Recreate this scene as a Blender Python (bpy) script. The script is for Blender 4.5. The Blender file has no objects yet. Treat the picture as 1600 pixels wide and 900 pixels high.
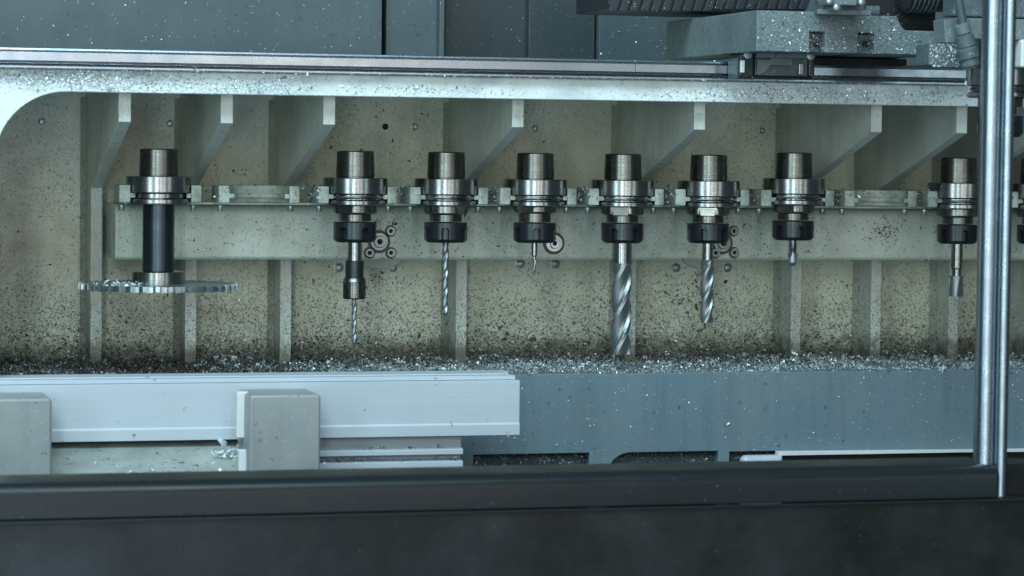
import bpy, math, random
import numpy as np
from mathutils import Vector, Matrix
random.seed(7); rng = np.random.default_rng(7)
scene = bpy.context.scene
col = scene.collection

# ------------------------------------------------------------------ camera
YAW, PIT, ROL, FPX, DIST = 0.26453, 0.04839, 0.01129, 4438.6, 2.825
F = Vector((math.sin(YAW)*math.cos(PIT), math.cos(YAW)*math.cos(PIT), -math.sin(PIT)))
R0 = Vector((math.cos(YAW), -math.sin(YAW), 0.0)); U0 = R0.cross(F)
CR = R0*math.cos(ROL) + U0*math.sin(ROL); CU = U0*math.cos(ROL) - R0*math.sin(ROL)
CAM = -DIST*F
cd = bpy.data.cameras.new('camera'); cam = bpy.data.objects.new('camera', cd); col.objects.link(cam)
cam.matrix_world = Matrix(((CR.x, CU.x, -F.x, CAM.x), (CR.y, CU.y, -F.y, CAM.y), (CR.z, CU.z, -F.z, CAM.z), (0, 0, 0, 1)))
cd.sensor_width = 36.0; cd.lens = FPX*36.0/1600.0
cd.clip_start = 0.05; cd.clip_end = 100
cd.dof.use_dof = True; cd.dof.focus_distance = 2.83; cd.dof.aperture_fstop = 11.0
scene.camera = cam

# ------------------------------------------------------------------ light
world = bpy.data.worlds.new('World'); scene.world = world; world.use_nodes = True
bg = world.node_tree.nodes['Background']
bg.inputs[0].default_value = (0.46, 0.66, 0.72, 1); bg.inputs[1].default_value = 0.12
def lamp(name, loc, target, sx, sy, power, color):
    ld = bpy.data.lights.new(name, 'AREA'); ld.shape = 'RECTANGLE'; ld.size = sx; ld.size_y = sy
    ld.energy = power; ld.color = color
    o = bpy.data.objects.new(name, ld); col.objects.link(o); o.location = loc
    o.rotation_euler = (Vector(target)-Vector(loc)).to_track_quat('-Z', 'Y').to_euler()
    return o
lamp('ceiling_light', (-1.1, -1.9, 2.2), (0.0, 0.0, 0.0), 3.0, 1.2, 128, (0.64, 0.89, 1.0))
lamp('hall_window_light', (-3.4, -4.0, 0.8), (0, 0, 0), 1.0, 2.4, 46, (0.74, 0.95, 1.0))
lamp('hall_window_light', (-1.75, -5.2, 0.6), (0, 0, 0), 0.5, 2.6, 52, (0.82, 0.98, 0.97))
lamp('hall_window_light', (-0.35, -5.5, 0.4), (0, 0, 0), 0.35, 3.0, 22, (0.92, 0.97, 1.0))
lamp('hall_window_light', (0.75, -5.4, 0.6), (0, 0, 0), 0.25, 2.6, 15, (1.0, 0.90, 0.76))
lamp('hall_window_light', (2.3, -4.8, 0.7), (0, 0, 0), 0.5, 2.2, 10, (0.80, 1.0, 1.0))
lamp('added_sheen_light', (-0.35, -5.3, -1.5), (0, 0, -0.2), 1.3, 1.0, 26, (0.36, 0.66, 1.0))  # added low lamp, gives the door sheet its blue sheen
scene.view_settings.view_transform = 'Standard'; scene.view_settings.look = 'None'
scene.view_settings.exposure = 0.0; scene.view_settings.gamma = 1.0
scene.render.engine = 'CYCLES'
try:
    scene.cycles.use_denoising = True; scene.cycles.max_bounces = 6
except Exception: pass

# ------------------------------------------------------------------ placing: photograph measure -> point on the plane at depth y
def W(px, py, Y):
    d = F + CR*((px-800.0)/FPX) + CU*((450.0-py)/FPX)
    return CAM + d*((Y-CAM.y)/d.y)
def X_(px, py, Y): return W(px, py, Y).x
def Z_(px, py, Y): return W(px, py, Y).z

YW, YR, YU, YC = 0.18, 0.14, -0.077, 0.075      # wall, low rib front, upper rib front, rack channel front

# ------------------------------------------------------------------ mesh helpers
class MB:
    def __init__(s): s.v = []; s.f = []
    def box(s, x0, x1, y0, y1, z0, z1):
        n = len(s.v)
        s.v += [(x0,y0,z0),(x1,y0,z0),(x1,y1,z0),(x0,y1,z0),(x0,y0,z1),(x1,y0,z1),(x1,y1,z1),(x0,y1,z1)]
        s.f += [tuple(n+i for i in q) for q in ((0,3,2,1),(4,5,6,7),(0,1,5,4),(1,2,6,5),(2,3,7,6),(3,0,4,7))]
        return s
    def prism(s, pts, a, b, axis):
        """polygon extruded from a to b; axis 'x': pts are (y,z); 'y': (x,z); 'z': (x,y)"""
        n = len(s.v); m = len(pts)
        mk = {'x': lambda p, t: (t, p[0], p[1]), 'y': lambda p, t: (p[0], t, p[1]), 'z': lambda p, t: (p[0], p[1], t)}[axis]
        for t in (a, b): s.v += [mk(p, t) for p in pts]
        area = sum(pts[i][0]*pts[(i+1) % m][1]-pts[(i+1) % m][0]*pts[i][1] for i in range(m))
        flip = (area > 0) ^ (b < a) ^ (axis == 'y')
        A = tuple(range(n, n+m)); B = tuple(range(n+m, n+2*m))
        s.f += [A[::-1], B] if flip else [A, B[::-1]]
        for i in range(m):
            j = (i+1) % m; q = (n+i, n+j, n+m+j, n+m+i)
            s.f.append(q if flip else q[::-1])
        return s
    def lathe(s, prof, cx=0, cy=0, seg=64, rf=None, axis='z', cap=True):
        """prof: (r, h) list; axis z: h is z ; axis y: h is y (cx, cy = x, z) ; axis x"""
        n = len(s.v); m = len(prof)
        for k, (r, h) in enumerate(prof):
            for i in range(seg):
                t = 2*math.pi*i/seg; rr = rf(r, h, t, k) if rf else r
                c, q = rr*math.cos(t), rr*math.sin(t)
                s.v.append({'z': (cx+c, cy+q, h), 'y': (cx+c, h, cy+q), 'x': (h, cx+c, cy+q)}[axis])
        for k in range(m-1):
            for i in range(seg):
                j = (i+1) % seg
                q = (n+k*seg+i, n+k*seg+j, n+(k+1)*seg+j, n+(k+1)*seg+i)
                s.f.append(q)
        if cap:
            s.f.append(tuple(n+i for i in range(seg))[::-1]); s.f.append(tuple(n+(m-1)*seg+i for i in range(seg)))
        return s
    def build(s, name, m, parent=None, bevel=0.0, smooth=None, seg=2):
        me = bpy.data.meshes.new(name); me.from_pydata([tuple(v) for v in s.v], [], s.f); me.update()
        import bmesh
        bm = bmesh.new(); bm.from_mesh(me); bmesh.ops.recalc_face_normals(bm, faces=bm.faces); bm.to_mesh(me); bm.free()
        if m: me.materials.append(m)
        if smooth is None: smooth = 40
        if smooth:
            me.polygons.foreach_set('use_smooth', [True]*len(me.polygons)); me.set_sharp_from_angle(angle=math.radians(smooth))
        o = bpy.data.objects.new(name, me); col.objects.link(o)
        if parent: o.parent = parent
        if bevel:
            b = o.modifiers.new('bevel', 'BEVEL'); b.width = bevel; b.segments = seg; b.limit_method = 'ANGLE'; b.angle_limit = math.radians(40); b.harden_normals = True
        return o
def tag(o, label=None, cat=None, group=None, kind=None):
    if label: o['label'] = label
    if cat: o['category'] = cat
    if group: o['group'] = group
    if kind: o['kind'] = kind
    return o
def empty(name, loc=(0, 0, 0)):
    o = bpy.data.objects.new(name, None); o.empty_display_size = 0.02; o.location = loc; col.objects.link(o); return o
def local(mb, o):
    L = o.location; mb.v = [(v[0]-L.x, v[1]-L.y, v[2]-L.z) for v in mb.v]; return mb

# ------------------------------------------------------------------ materials
def newmat(name):
    m = bpy.data.materials.new(name); m.use_nodes = True
    nt = m.node_tree; b = nt.nodes['Principled BSDF']
    return m, nt, b
def N(nt, typ, **kw):
    n = nt.nodes.new(typ)
    for k, v in kw.items():
        if k.startswith('i_'):
            key = k[2:]
            n.inputs[int(key) if key.isdigit() else key.replace('_', ' ')].default_value = v
        else: setattr(n, k, v)
    return n
def ramp(nt, src, p0, c0, p1, c1):
    r = nt.nodes.new('ShaderNodeValToRGB'); r.color_ramp.elements[0].position = p0; r.color_ramp.elements[1].position = p1
    r.color_ramp.elements[0].color = c0 if len(c0) == 4 else (*c0, 1); r.color_ramp.elements[1].color = c1 if len(c1) == 4 else (*c1, 1)
    nt.links.new(src, r.inputs[0]); return r.outputs[0]
def math_(nt, op, a, b=None, c=None, clamp=False):
    n = nt.nodes.new('ShaderNodeMath'); n.operation = op; n.use_clamp = clamp
    for i, x in enumerate((a, b, c)):
        if x is None: continue
        if isinstance(x, (int, float)): n.inputs[i].default_value = x
        else: nt.links.new(x, n.inputs[i])
    return n.outputs[0]
def mix(nt, fac, a, b):
    n = nt.nodes.new('ShaderNodeMix'); n.data_type = 'RGBA'
    for i, x in ((0, fac), (6, a), (7, b)):
        if isinstance(x, (int, float)): n.inputs[i].default_value = x
        elif isinstance(x, tuple): n.inputs[i].default_value = (*x, 1) if len(x) == 3 else x
        else: nt.links.new(x, n.inputs[i])
    return n.outputs[2]
def noise(nt, vec, scale, detail=3, rough=0.5):
    n = N(nt, 'ShaderNodeTexNoise'); n.inputs['Scale'].default_value = scale; n.inputs['Detail'].default_value = detail; n.inputs['Roughness'].default_value = rough
    nt.links.new(vec, n.inputs['Vector']); return n
def specks(nt, vec, scale, size, keep, seed=0.0):
    """irregular flecks: 1 inside a fleck"""
    wob = noise(nt, vec, scale*1.6, 2)
    sub = N(nt, 'ShaderNodeVectorMath', operation='SUBTRACT'); nt.links.new(wob.outputs['Color'], sub.inputs[0]); sub.inputs[1].default_value = (0.5, 0.5, 0.5)
    sc_ = N(nt, 'ShaderNodeVectorMath', operation='SCALE'); nt.links.new(sub.outputs[0], sc_.inputs[0]); sc_.inputs['Scale'].default_value = 2.4/scale
    add = N(nt, 'ShaderNodeVectorMath', operation='ADD'); nt.links.new(vec, add.inputs[0]); nt.links.new(sc_.outputs[0], add.inputs[1])
    add2 = N(nt, 'ShaderNodeVectorMath', operation='ADD'); nt.links.new(add.outputs[0], add2.inputs[0]); add2.inputs[1].default_value = (seed, seed*0.7, seed*1.3)
    v = N(nt, 'ShaderNodeTexVoronoi'); v.inputs['Scale'].default_value = scale; nt.links.new(add2.outputs[0], v.inputs['Vector'])
    sep = N(nt, 'ShaderNodeSeparateColor'); nt.links.new(v.outputs['Color'], sep.inputs[0])
    rad = math_(nt, 'MULTIPLY', sep.outputs[1], size)
    inside = math_(nt, 'LESS_THAN', v.outputs['Distance'], rad)
    k = math_(nt, 'LESS_THAN', sep.outputs[0], keep)
    return math_(nt, 'MULTIPLY', inside, k), sep.outputs[2]
def coords(nt):
    g = N(nt, 'ShaderNodeNewGeometry'); return g.outputs['Position'], g
def zof(nt, pos):
    s = N(nt, 'ShaderNodeSeparateXYZ'); nt.links.new(pos, s.inputs[0]); return s.outputs
def bump(nt, b, h, strength, dist):
    n = N(nt, 'ShaderNodeBump'); n.inputs['Strength'].default_value = strength; n.inputs['Distance'].default_value = dist
    nt.links.new(h, n.inputs['Height']); nt.links.new(n.outputs[0], b.inputs['Normal']); return n

ZFLOOR = Z_(820, 585, 0.0)
def cream(name, base=(0.72, 0.75, 0.62), rough=0.36, keep=0.40, grime=True, chalk=0.0, size=0.62, bmp=0.5):
    m, nt, b = newmat(name); pos, g = coords(nt); L = nt.links.new
    big = noise(nt, pos, 7, 4); mid = noise(nt, pos, 45, 4)
    c = mix(nt, ramp(nt, big.outputs[0], 0.35, (0, 0, 0), 0.7, (1, 1, 1)), base, tuple(x*0.86 for x in base))
    c = mix(nt, ramp(nt, mid.outputs[0], 0.45, (0, 0, 0), 0.75, (.35, .35, .35)), c, (base[0]*0.72, base[1]*0.70, base[2]*0.60))
    dens = noise(nt, pos, 11, 3)
    s1, v1 = specks(nt, pos, 420, size*.85, keep); s2, v2 = specks(nt, pos, 800, size*0.9, keep*1.2, 3.3); s3, v3 = specks(nt, pos, 190, size*0.42, keep*0.35, 8.1)
    x, y, z = zof(nt, pos)
    if grime:
        up = math_(nt, 'SUBTRACT', z, ZFLOOR)
        low = math_(nt, 'MULTIPLY', up, -1/0.040); low = math_(nt, 'ADD', low, 1.15, clamp=True)     # 1 at the floor, 0 at 6 cm
        nz = noise(nt, pos, 70, 5, 0.7)
        gsum = math_(nt, 'ADD', math_(nt, 'MULTIPLY', low, 1.15), math_(nt, 'MULTIPLY', math_(nt, 'SUBTRACT', nz.outputs[0], 0.5), 1.5))
        gm = ramp(nt, gsum, 0.45, (0, 0, 0), 1.15, (1, 1, 1))
        c = mix(nt, math_(nt, 'MULTIPLY', gm, 0.85), c, (0.085, 0.075, 0.048))
        s4, v4 = specks(nt, pos, 680, 0.8, 0.75, 5.2)
        lowm = math_(nt, 'MULTIPLY', up, -1/0.10); lowm = math_(nt, 'ADD', lowm, 1.2, clamp=True)
        dgate = math_(nt, 'GREATER_THAN', math_(nt, 'MULTIPLY', lowm, 1.3), math_(nt, 'ADD', v4, 0.25))
        c = mix(nt, math_(nt, 'MULTIPLY', math_(nt, 'MULTIPLY', s4, dgate), 0.8), c, (0.06, 0.055, 0.04))
    mp = N(nt, 'ShaderNodeMapping'); mp.inputs['Scale'].default_value = (55, 55, 5); L(pos, mp.inputs[0])
    dr = noise(nt, mp.outputs[0], 1.0, 4, 0.6)
    c = mix(nt, math_(nt, 'MULTIPLY', ramp(nt, dr.outputs[0], .52, (0, 0, 0), .74, (1, 1, 1)), 0.42 if grime else 0.25), c, (base[0]*.58, base[1]*.56, base[2]*.46))
    dg = ramp(nt, dens.outputs[0], 0.38, (.25, .25, .25), 0.60, (1, 1, 1))
    tot = math_(nt, 'MAXIMUM', math_(nt, 'MAXIMUM', s1, s2), s3)
    tot = math_(nt, 'MULTIPLY', tot, dg)
    c = mix(nt, math_(nt, 'MULTIPLY', tot, 0.56), c, (0.12, 0.135, 0.125))
    if chalk:
        st = N(nt, 'ShaderNodeMapping'); st.inputs['Scale'].default_value = (11, 11, 26); L(pos, st.inputs[0])
        cn = noise(nt, st.outputs[0], 1.0, 5, 0.65)
        cm = ramp(nt, cn.outputs[0], 0.5, (0, 0, 0), 0.72, (1, 1, 1))
        c = mix(nt, math_(nt, 'MULTIPLY', cm, chalk), c, (0.36, 0.43, 0.46))
    L(c, b.inputs['Base Color'])
    r = ramp(nt, mid.outputs[0], 0.3, (rough-.1,)*3, 0.7, (rough+.12,)*3); L(r, b.inputs['Roughness'])
    fine = noise(nt, pos, 330, 2); h = math_(nt, 'ADD', math_(nt, 'MULTIPLY', fine.outputs[0], 0.6), math_(nt, 'MULTIPLY', tot, 0.9))
    bump(nt, b, h, bmp, 0.0012)
    return m
def metal(name, base, rough, bscale=None, streak=0.0, metallic=1.0, spk=0.0, aniso=0.0, dirt=0.0):
    m, nt, b = newmat(name); pos, g = coords(nt); L = nt.links.new
    b.inputs['Metallic'].default_value = metallic
    n = noise(nt, pos, 60, 4)
    c = mix(nt, ramp(nt, n.outputs[0], 0.35, (0, 0, 0), 0.7, (1, 1, 1)), base, tuple(x*0.82 for x in base))
    if streak:
        mp = N(nt, 'ShaderNodeMapping'); mp.inputs['Scale'].default_value = (40, 40, 900); L(pos, mp.inputs[0])
        sn = noise(nt, mp.outputs[0], 1.0, 3)
        c = mix(nt, math_(nt, 'MULTIPLY', ramp(nt, sn.outputs[0], 0.4, (0, 0, 0), 0.65, (1, 1, 1)), streak), c, tuple(x*0.5 for x in base))
        rr = ramp(nt, sn.outputs[0], 0.35, (rough*0.92,)*3, 0.7, (rough*1.15,)*3); L(rr, b.inputs['Roughness'])
    else:
        rr = ramp(nt, n.outputs[0], 0.3, (rough*0.92,)*3, 0.7, (rough*1.1,)*3); L(rr, b.inputs['Roughness'])
    if dirt:
        dn = noise(nt, pos, 25, 5, 0.65); dm = ramp(nt, dn.outputs[0], 0.5, (0, 0, 0), 0.75, (1, 1, 1))
        c = mix(nt, math_(nt, 'MULTIPLY', dm, dirt), c, (0.07, 0.07, 0.06))
    if spk:
        s1, v1 = specks(nt, pos, 420, 0.5, spk); c = mix(nt, s1, c, (0.7, 0.75, 0.78))
    L(c, b.inputs['Base Color'])
    if bscale: bump(nt, b, noise(nt, pos, bscale, 3).outputs[0], 0.25, 0.0006)
    return m
def paint(name, base, rough, var=0.2, lump=0.3, spk=0.0, dark=0.0, spec=0.5, cloud=None, cscale=9, dustc=(0.55, 0.6, 0.62), bscale=220, runs=0.0, lines=0.0, ccon=(.42, .72)):
    m, nt, b = newmat(name); pos, g = coords(nt); L = nt.links.new
    n = noise(nt, pos, 14, 5, 0.6)
    c = mix(nt, ramp(nt, n.outputs[0], 0.35, (0, 0, 0), 0.68, (1, 1, 1)), base, tuple(x*(1-var) for x in base))
    if cloud:
        cn = noise(nt, pos, cscale, 6, 0.68); c = mix(nt, ramp(nt, cn.outputs[0], ccon[0], (0, 0, 0), ccon[1], (.9, .9, .9)), c, cloud)
    for amt, sc3, lo_, hi_, mul in ((runs, (70, 70, 5), .48, .75, .62), (lines, (3, 30, 420), .45, .70, .82), (lines, (9, 9, 60), .56, .72, .80)):
        if amt:
            mp = N(nt, 'ShaderNodeMapping'); mp.inputs['Scale'].default_value = sc3; L(pos, mp.inputs[0])
            rn = noise(nt, mp.outputs[0], 1.0, 4, 0.6)
            c = mix(nt, math_(nt, 'MULTIPLY', ramp(nt, rn.outputs[0], lo_, (0, 0, 0), hi_, (1, 1, 1)), amt), c, tuple(x*mul for x in base))
    if dark:
        s2, v2 = specks(nt, pos, 260, 0.5, dark, 2.0); c = mix(nt, math_(nt, 'MULTIPLY', s2, 0.75), c, tuple(x*0.3 for x in base))
    if spk:
        s1, v1 = specks(nt, pos, 900, 0.5, spk, 4.0); c = mix(nt, math_(nt, 'MULTIPLY', s1, 0.85), c, dustc)
    L(c, b.inputs['Base Color'])
    L(ramp(nt, n.outputs[0], 0.3, (rough*0.8,)*3, 0.7, (rough*1.2,)*3), b.inputs['Roughness'])
    b.inputs['Specular IOR Level'].default_value = spec
    bump(nt, b, noise(nt, pos, bscale, 3).outputs[0], lump, 0.0006)
    return m
M = {}
M['cream'] = cream('cream_paint')
M['beam'] = cream('cream_paint_dusty', base=(0.80, 0.86, 0.84), rough=0.5, keep=0.05, grime=False, chalk=0.8, size=0.5, bmp=0.6)
M['rib'] = cream('cream_paint_rib', base=(0.70, 0.74, 0.68), keep=0.22, size=0.5)
M['rack'] = cream('cream_paint_rack', base=(0.64, 0.70, 0.62), keep=0.26, grime=False, size=0.6)
M['fork'] = paint('dirty_off_white_plastic', (0.43, 0.48, 0.42), 0.48, var=0.25, lump=0.4, dark=0.45, spk=0.10, cloud=(0.22, 0.235, 0.19), cscale=55, ccon=(.45, .62))
M['steel'] = metal('ground_steel', (0.34, 0.355, 0.355), 0.23, streak=0.15, dirt=0.3)
M['steel_mid'] = metal('worn_ground_steel', (0.25, 0.255, 0.24), 0.26, streak=0.2, dirt=0.4)
M['steel_dark'] = metal('dark_ground_steel', (0.19, 0.195, 0.18), 0.28, streak=0.3, dirt=0.3)
M['black'] = metal('black_oxide', (0.042, 0.050, 0.058), 0.28, metallic=0.7)
M['arbor'] = metal('blued_steel', (0.06, 0.075, 0.095), 0.3, metallic=0.9, dirt=0.3)
M['carbide'] = metal('carbide', (0.38, 0.42, 0.44), 0.48)
M['blade'] = metal('saw_blade_steel', (0.42, 0.48, 0.50), 0.36, dirt=0.4)
M['rail'] = metal('rail_steel', (0.42, 0.48, 0.55), 0.27)
M['groove_shade'] = metal('rail_groove_shade', (0.10, 0.12, 0.14), 0.35)
M['bolt'] = metal('bolt_steel', (0.44, 0.48, 0.48), 0.40, metallic=0.8, dirt=0.3)
M['grime_shade'] = paint('grime_shade_ring', (0.10, 0.105, 0.085), 0.5, var=0.4)
M['chip'] = metal('aluminium_chip', (0.76, 0.84, 0.87), 0.28, metallic=0.35)
M['chip_dark'] = paint('grimy_chip', (0.07, 0.065, 0.05), 0.4)
M['chip_mid'] = metal('dull_chip', (0.36, 0.42, 0.44), 0.4, metallic=0.3)
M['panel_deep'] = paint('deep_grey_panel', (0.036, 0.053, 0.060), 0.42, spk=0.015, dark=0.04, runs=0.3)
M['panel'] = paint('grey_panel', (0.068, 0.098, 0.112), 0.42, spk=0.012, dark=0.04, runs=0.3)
M['bed'] = paint('bed_grey', (0.130, 0.195, 0.235), 0.5, var=0.12, runs=0.45, spk=0.012, dark=0.03, cloud=(0.16, 0.21, 0.235), cscale=14)
M['carr'] = paint('carriage_grey', (0.165, 0.205, 0.212), 0.5, spk=0.08, dark=0.12, cloud=(0.10, 0.14, 0.15), cscale=22, lump=0.6)
M['carr_dark'] = paint('carriage_dark_grey', (0.075, 0.10, 0.115), 0.45, spk=0.14, dark=0.2, lump=0.7, cloud=(0.12, 0.155, 0.165), cscale=30)
M['void'] = paint('black_recess', (0.008, 0.010, 0.012), 0.7, spk=0.02)
M['rubber'] = paint('black_plastic', (0.02, 0.027, 0.035), 0.38, spk=0.05)
M['alu'] = paint('anodised_aluminium', (0.49, 0.545, 0.605), 0.38, var=0.08, lump=0.06, lines=0.35, dark=0.02)
M['alu_edge'] = metal('machined_aluminium', (0.78, 0.82, 0.86), 0.3)
M['tan'] = paint('worn_grey_block', (0.29, 0.315, 0.325), 0.40, var=0.25, dark=0.06, runs=0.3, lump=0.5, cloud=(0.30, 0.32, 0.31), cscale=20, spk=0.03, bscale=90)
M['tray'] = paint('dirty_tray', (0.40, 0.43, 0.40), 0.45, var=0.3, dark=0.3, spk=0.1, cloud=(0.22, 0.25, 0.22), cscale=25)
M['bead'] = cream('cream_paint_grimy', base=(0.46, 0.48, 0.39), keep=0.6, size=0.9)
M['sill'] = paint('dark_sill_steel', (0.013, 0.017, 0.019), 0.30, var=0.3, spk=0.006, lump=0.12, cloud=(0.012, 0.017, 0.021), cscale=14, spec=0.28, dustc=(0.14, 0.15, 0.15), lines=0.5)
M['door'] = paint('stained_dark_sheet', (0.006, 0.007, 0.007), 0.36, var=0.3, lump=0.25, spk=0.008, cloud=(0.022, 0.026, 0.028), cscale=12, spec=0.30, dustc=(0.12, 0.12, 0.10), lines=0.15, ccon=(.40, .72), bscale=60)
M['post'] = metal('post_steel', (0.34, 0.41, 0.47), 0.28)
M['white'] = paint('white_edge', (0.70, 0.72, 0.72), 0.45, var=0.1)
M['rust'] = paint('rusty_brown', (0.20, 0.14, 0.06), 0.6, var=0.5)

# ------------------------------------------------------------------ machine frame: wall, ribs, beam
XL, XR = -1.05, 1.0
frame = tag(empty('machine_casting', (0, YW, ZFLOOR)), 'cream painted steel machine frame with arched beam and gusset ribs behind the hanging tools', 'machine casting')
z_beam_bot = (Z_(400, 148, -.10)+Z_(1530, 167, -.10))/2
z_beam_top = (Z_(500, 115.5, -.10)+Z_(1520, 134.5, -.10))/2
wl = MB(); wl.box(XL, XR, YW, YW+.012, ZFLOOR-.05, z_beam_top); local(wl, frame).build('back_panel', M['cream'], frame)
cl = MB(); cl.box(XL, XR, -.086, YW-.0015, z_beam_bot+.006, z_beam_bot+.016); local(cl, frame).build('cover_shelf', M['cream'], frame)
# front plate with the rounded opening corner at the left
pts = []
xa0 = X_(105, 143, -.10); xl_open = X_(-8, 300, -.10); rad = xa0-xl_open
ztop = z_beam_top
zb = z_beam_bot
arc = []
for i in range(0, 19):
    t = math.pi/2*i/18
    arc.append((xa0 - rad*math.sin(t), zb - rad*(1-math.cos(t))))
zlow = Z_(0, 575, -.10)
arc2 = [(xl_open + 0.05*(1-math.cos(math.pi/2*i/8)), zlow + .01 - 0.05*math.sin(math.pi/2*i/8)) for i in range(9)]
poly = [(XR, ztop), (XR, zb)] + arc + arc2 + [(xl_open+.05, ZFLOOR-.06), (XL, ZFLOOR-.06), (XL, ztop)]
bp = MB(); bp.prism(poly, -.100, -.088, 'y'); local(bp, frame).build('front_beam', M['beam'], frame, bevel=.0012)
low_px = [150.5, 298.5, 447, 721.5, 986.5, 1245, 1370, 1491.5, 1613]
zs = Z_(150, 290, YR); zf = (Z_(190, 190, YU)+Z_(1375, 207, YU))/2
for px in low_px:
    x = X_(px, 420, YR); rb = MB()
    rb.prism([(YW-.001, z_beam_bot+.005), (YU+.001, z_beam_bot+.005), (YU+.001, zf), (YR, zs-.002), (YR, ZFLOOR-.04), (YW-.001, ZFLOOR-.04)], x-.0059, x+.0059, 'x')
    local(rb, frame).build('rib', M['rib'], frame, bevel=.0009)
# weld beads down the ribs' left side (thin brownish fillets)
for px in low_px:
    x = X_(px, 420, YR); mb = MB(); n = 60
    for sgn in (-1,):
        z0, z1 = ZFLOOR, z_beam_bot
        mb.prism([(x+sgn*.006, YW-.0005), (x+sgn*.012, YW-.0005), (x+sgn*.006, YW-.006)], z0, z1, 'z')
    local(mb, frame).build('weld_bead', M['bead'], frame)
# small bolts and holes on the back panel
for px, py, hole in ((65, 190, 0), (265, 193, 0), (602, 198, 1), (648, 198, 0), (835, 201, 0), (1190, 204, 0), (529, 418, 0), (613, 418, 0), (812, 412, 0), (867, 412, 0), (1056, 418, 0), (1136, 418, 0)):
    p = W(px, py, YW); big = 1.35 if py > 300 else 1.0
    mb = MB(); r = .0030*big
    if hole: mb.lathe([(r*1.1, YW+.001), (r*1.1, YW-.0006)], p.x, p.z, 20, axis='y'); local(mb, frame).build('bolt_hole', M['void'], frame)
    else:
        mb.lathe([(r*1.25, YW+.001), (r*1.25, YW-.0010), (r, YW-.0012), (r, YW-.0035), (r*.7, YW-.0045), (r*.45, YW-.0046), (r*.4, YW-.003)], p.x, p.z, 20, axis='y')
        local(mb, frame).build('bolt_head', M['bolt'], frame)
for cx_, cy_ in ((590, 408), (1100, 408)):
    p = W(cx_, 421, YW); mb = MB(); mb.lathe([(.040, YW+.001), (.040, YW-.010), (.038, YW-.012), (.018, YW-.013)], p.x, p.z+.040, 64, axis='y'); local(mb, frame).build('hub_disc', M['rack'], frame)

# ------------------------------------------------------------------ tool rack: channel, mounting plate, bolts
rack = tag(empty('tool_rack', (0, YC, Z_(700, 406, YC))), 'long cream horizontal rack channel bolted in front of the ribs under the gripper forks', 'tool rack')
zc0 = Z_(800, 406.5, YC); zc1 = Z_(800, 322, YC); xc0 = X_(180, 360, YC)
ch = MB(); rr = .010
prof = [(YR-.001, zc0), (YC+.003, zc0), (YC, zc0+.003)]
for i in range(9):
    t = math.pi/2*i/8; prof.append((YC+rr*1.6*(1-math.cos(t)), zc1-rr*(1-math.sin(t))))
prof += [(YR-.001, zc1)]
ch.prism(prof, xc0, XR-.01, 'x'); local(ch, rack).build('channel', M['rack'], rack, bevel=.0012)
zp = zc1+.0005
mp_ = MB(); mp_.box(xc0+.004, XR-.01, .040, YR-.012, zp, zp+.0022); local(mp_, rack).build('mounting_plate', M['rack'], rack)
def sock(mb, p, y, r, h=.004):
    mb.lathe([(r, y+.001), (r, y-h*.8), (r*.88, y-h), (r*.56, y-h), (r*.56, y-h*.35)], p.x, p.z, 28, axis='y')
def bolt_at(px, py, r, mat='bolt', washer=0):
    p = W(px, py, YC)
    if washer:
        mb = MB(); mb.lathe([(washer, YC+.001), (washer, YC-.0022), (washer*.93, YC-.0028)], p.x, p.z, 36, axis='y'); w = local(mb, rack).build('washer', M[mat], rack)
    rc = (washer or r)*1.28; mb = MB(); mb.lathe([(rc, YC+.001), (rc, YC-.0005), (rc*.96, YC-.0006)], p.x, p.z, 36, axis='y'); local(mb, rack).build('bolt_shade_ring', M['grime_shade'], rack)  # dark disc round the bolt, rim grime and recess shade in its colour
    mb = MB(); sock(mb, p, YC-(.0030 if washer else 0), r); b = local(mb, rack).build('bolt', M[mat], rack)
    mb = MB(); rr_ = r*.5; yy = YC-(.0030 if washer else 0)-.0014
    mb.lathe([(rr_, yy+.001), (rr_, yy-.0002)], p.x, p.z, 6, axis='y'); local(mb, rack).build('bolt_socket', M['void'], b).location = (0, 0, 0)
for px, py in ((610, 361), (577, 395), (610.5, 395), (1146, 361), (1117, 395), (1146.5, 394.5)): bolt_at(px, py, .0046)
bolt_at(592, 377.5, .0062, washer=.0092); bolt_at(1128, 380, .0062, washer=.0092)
bolt_at(865, 380, .0055, washer=.0090, mat='alu_edge')

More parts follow.
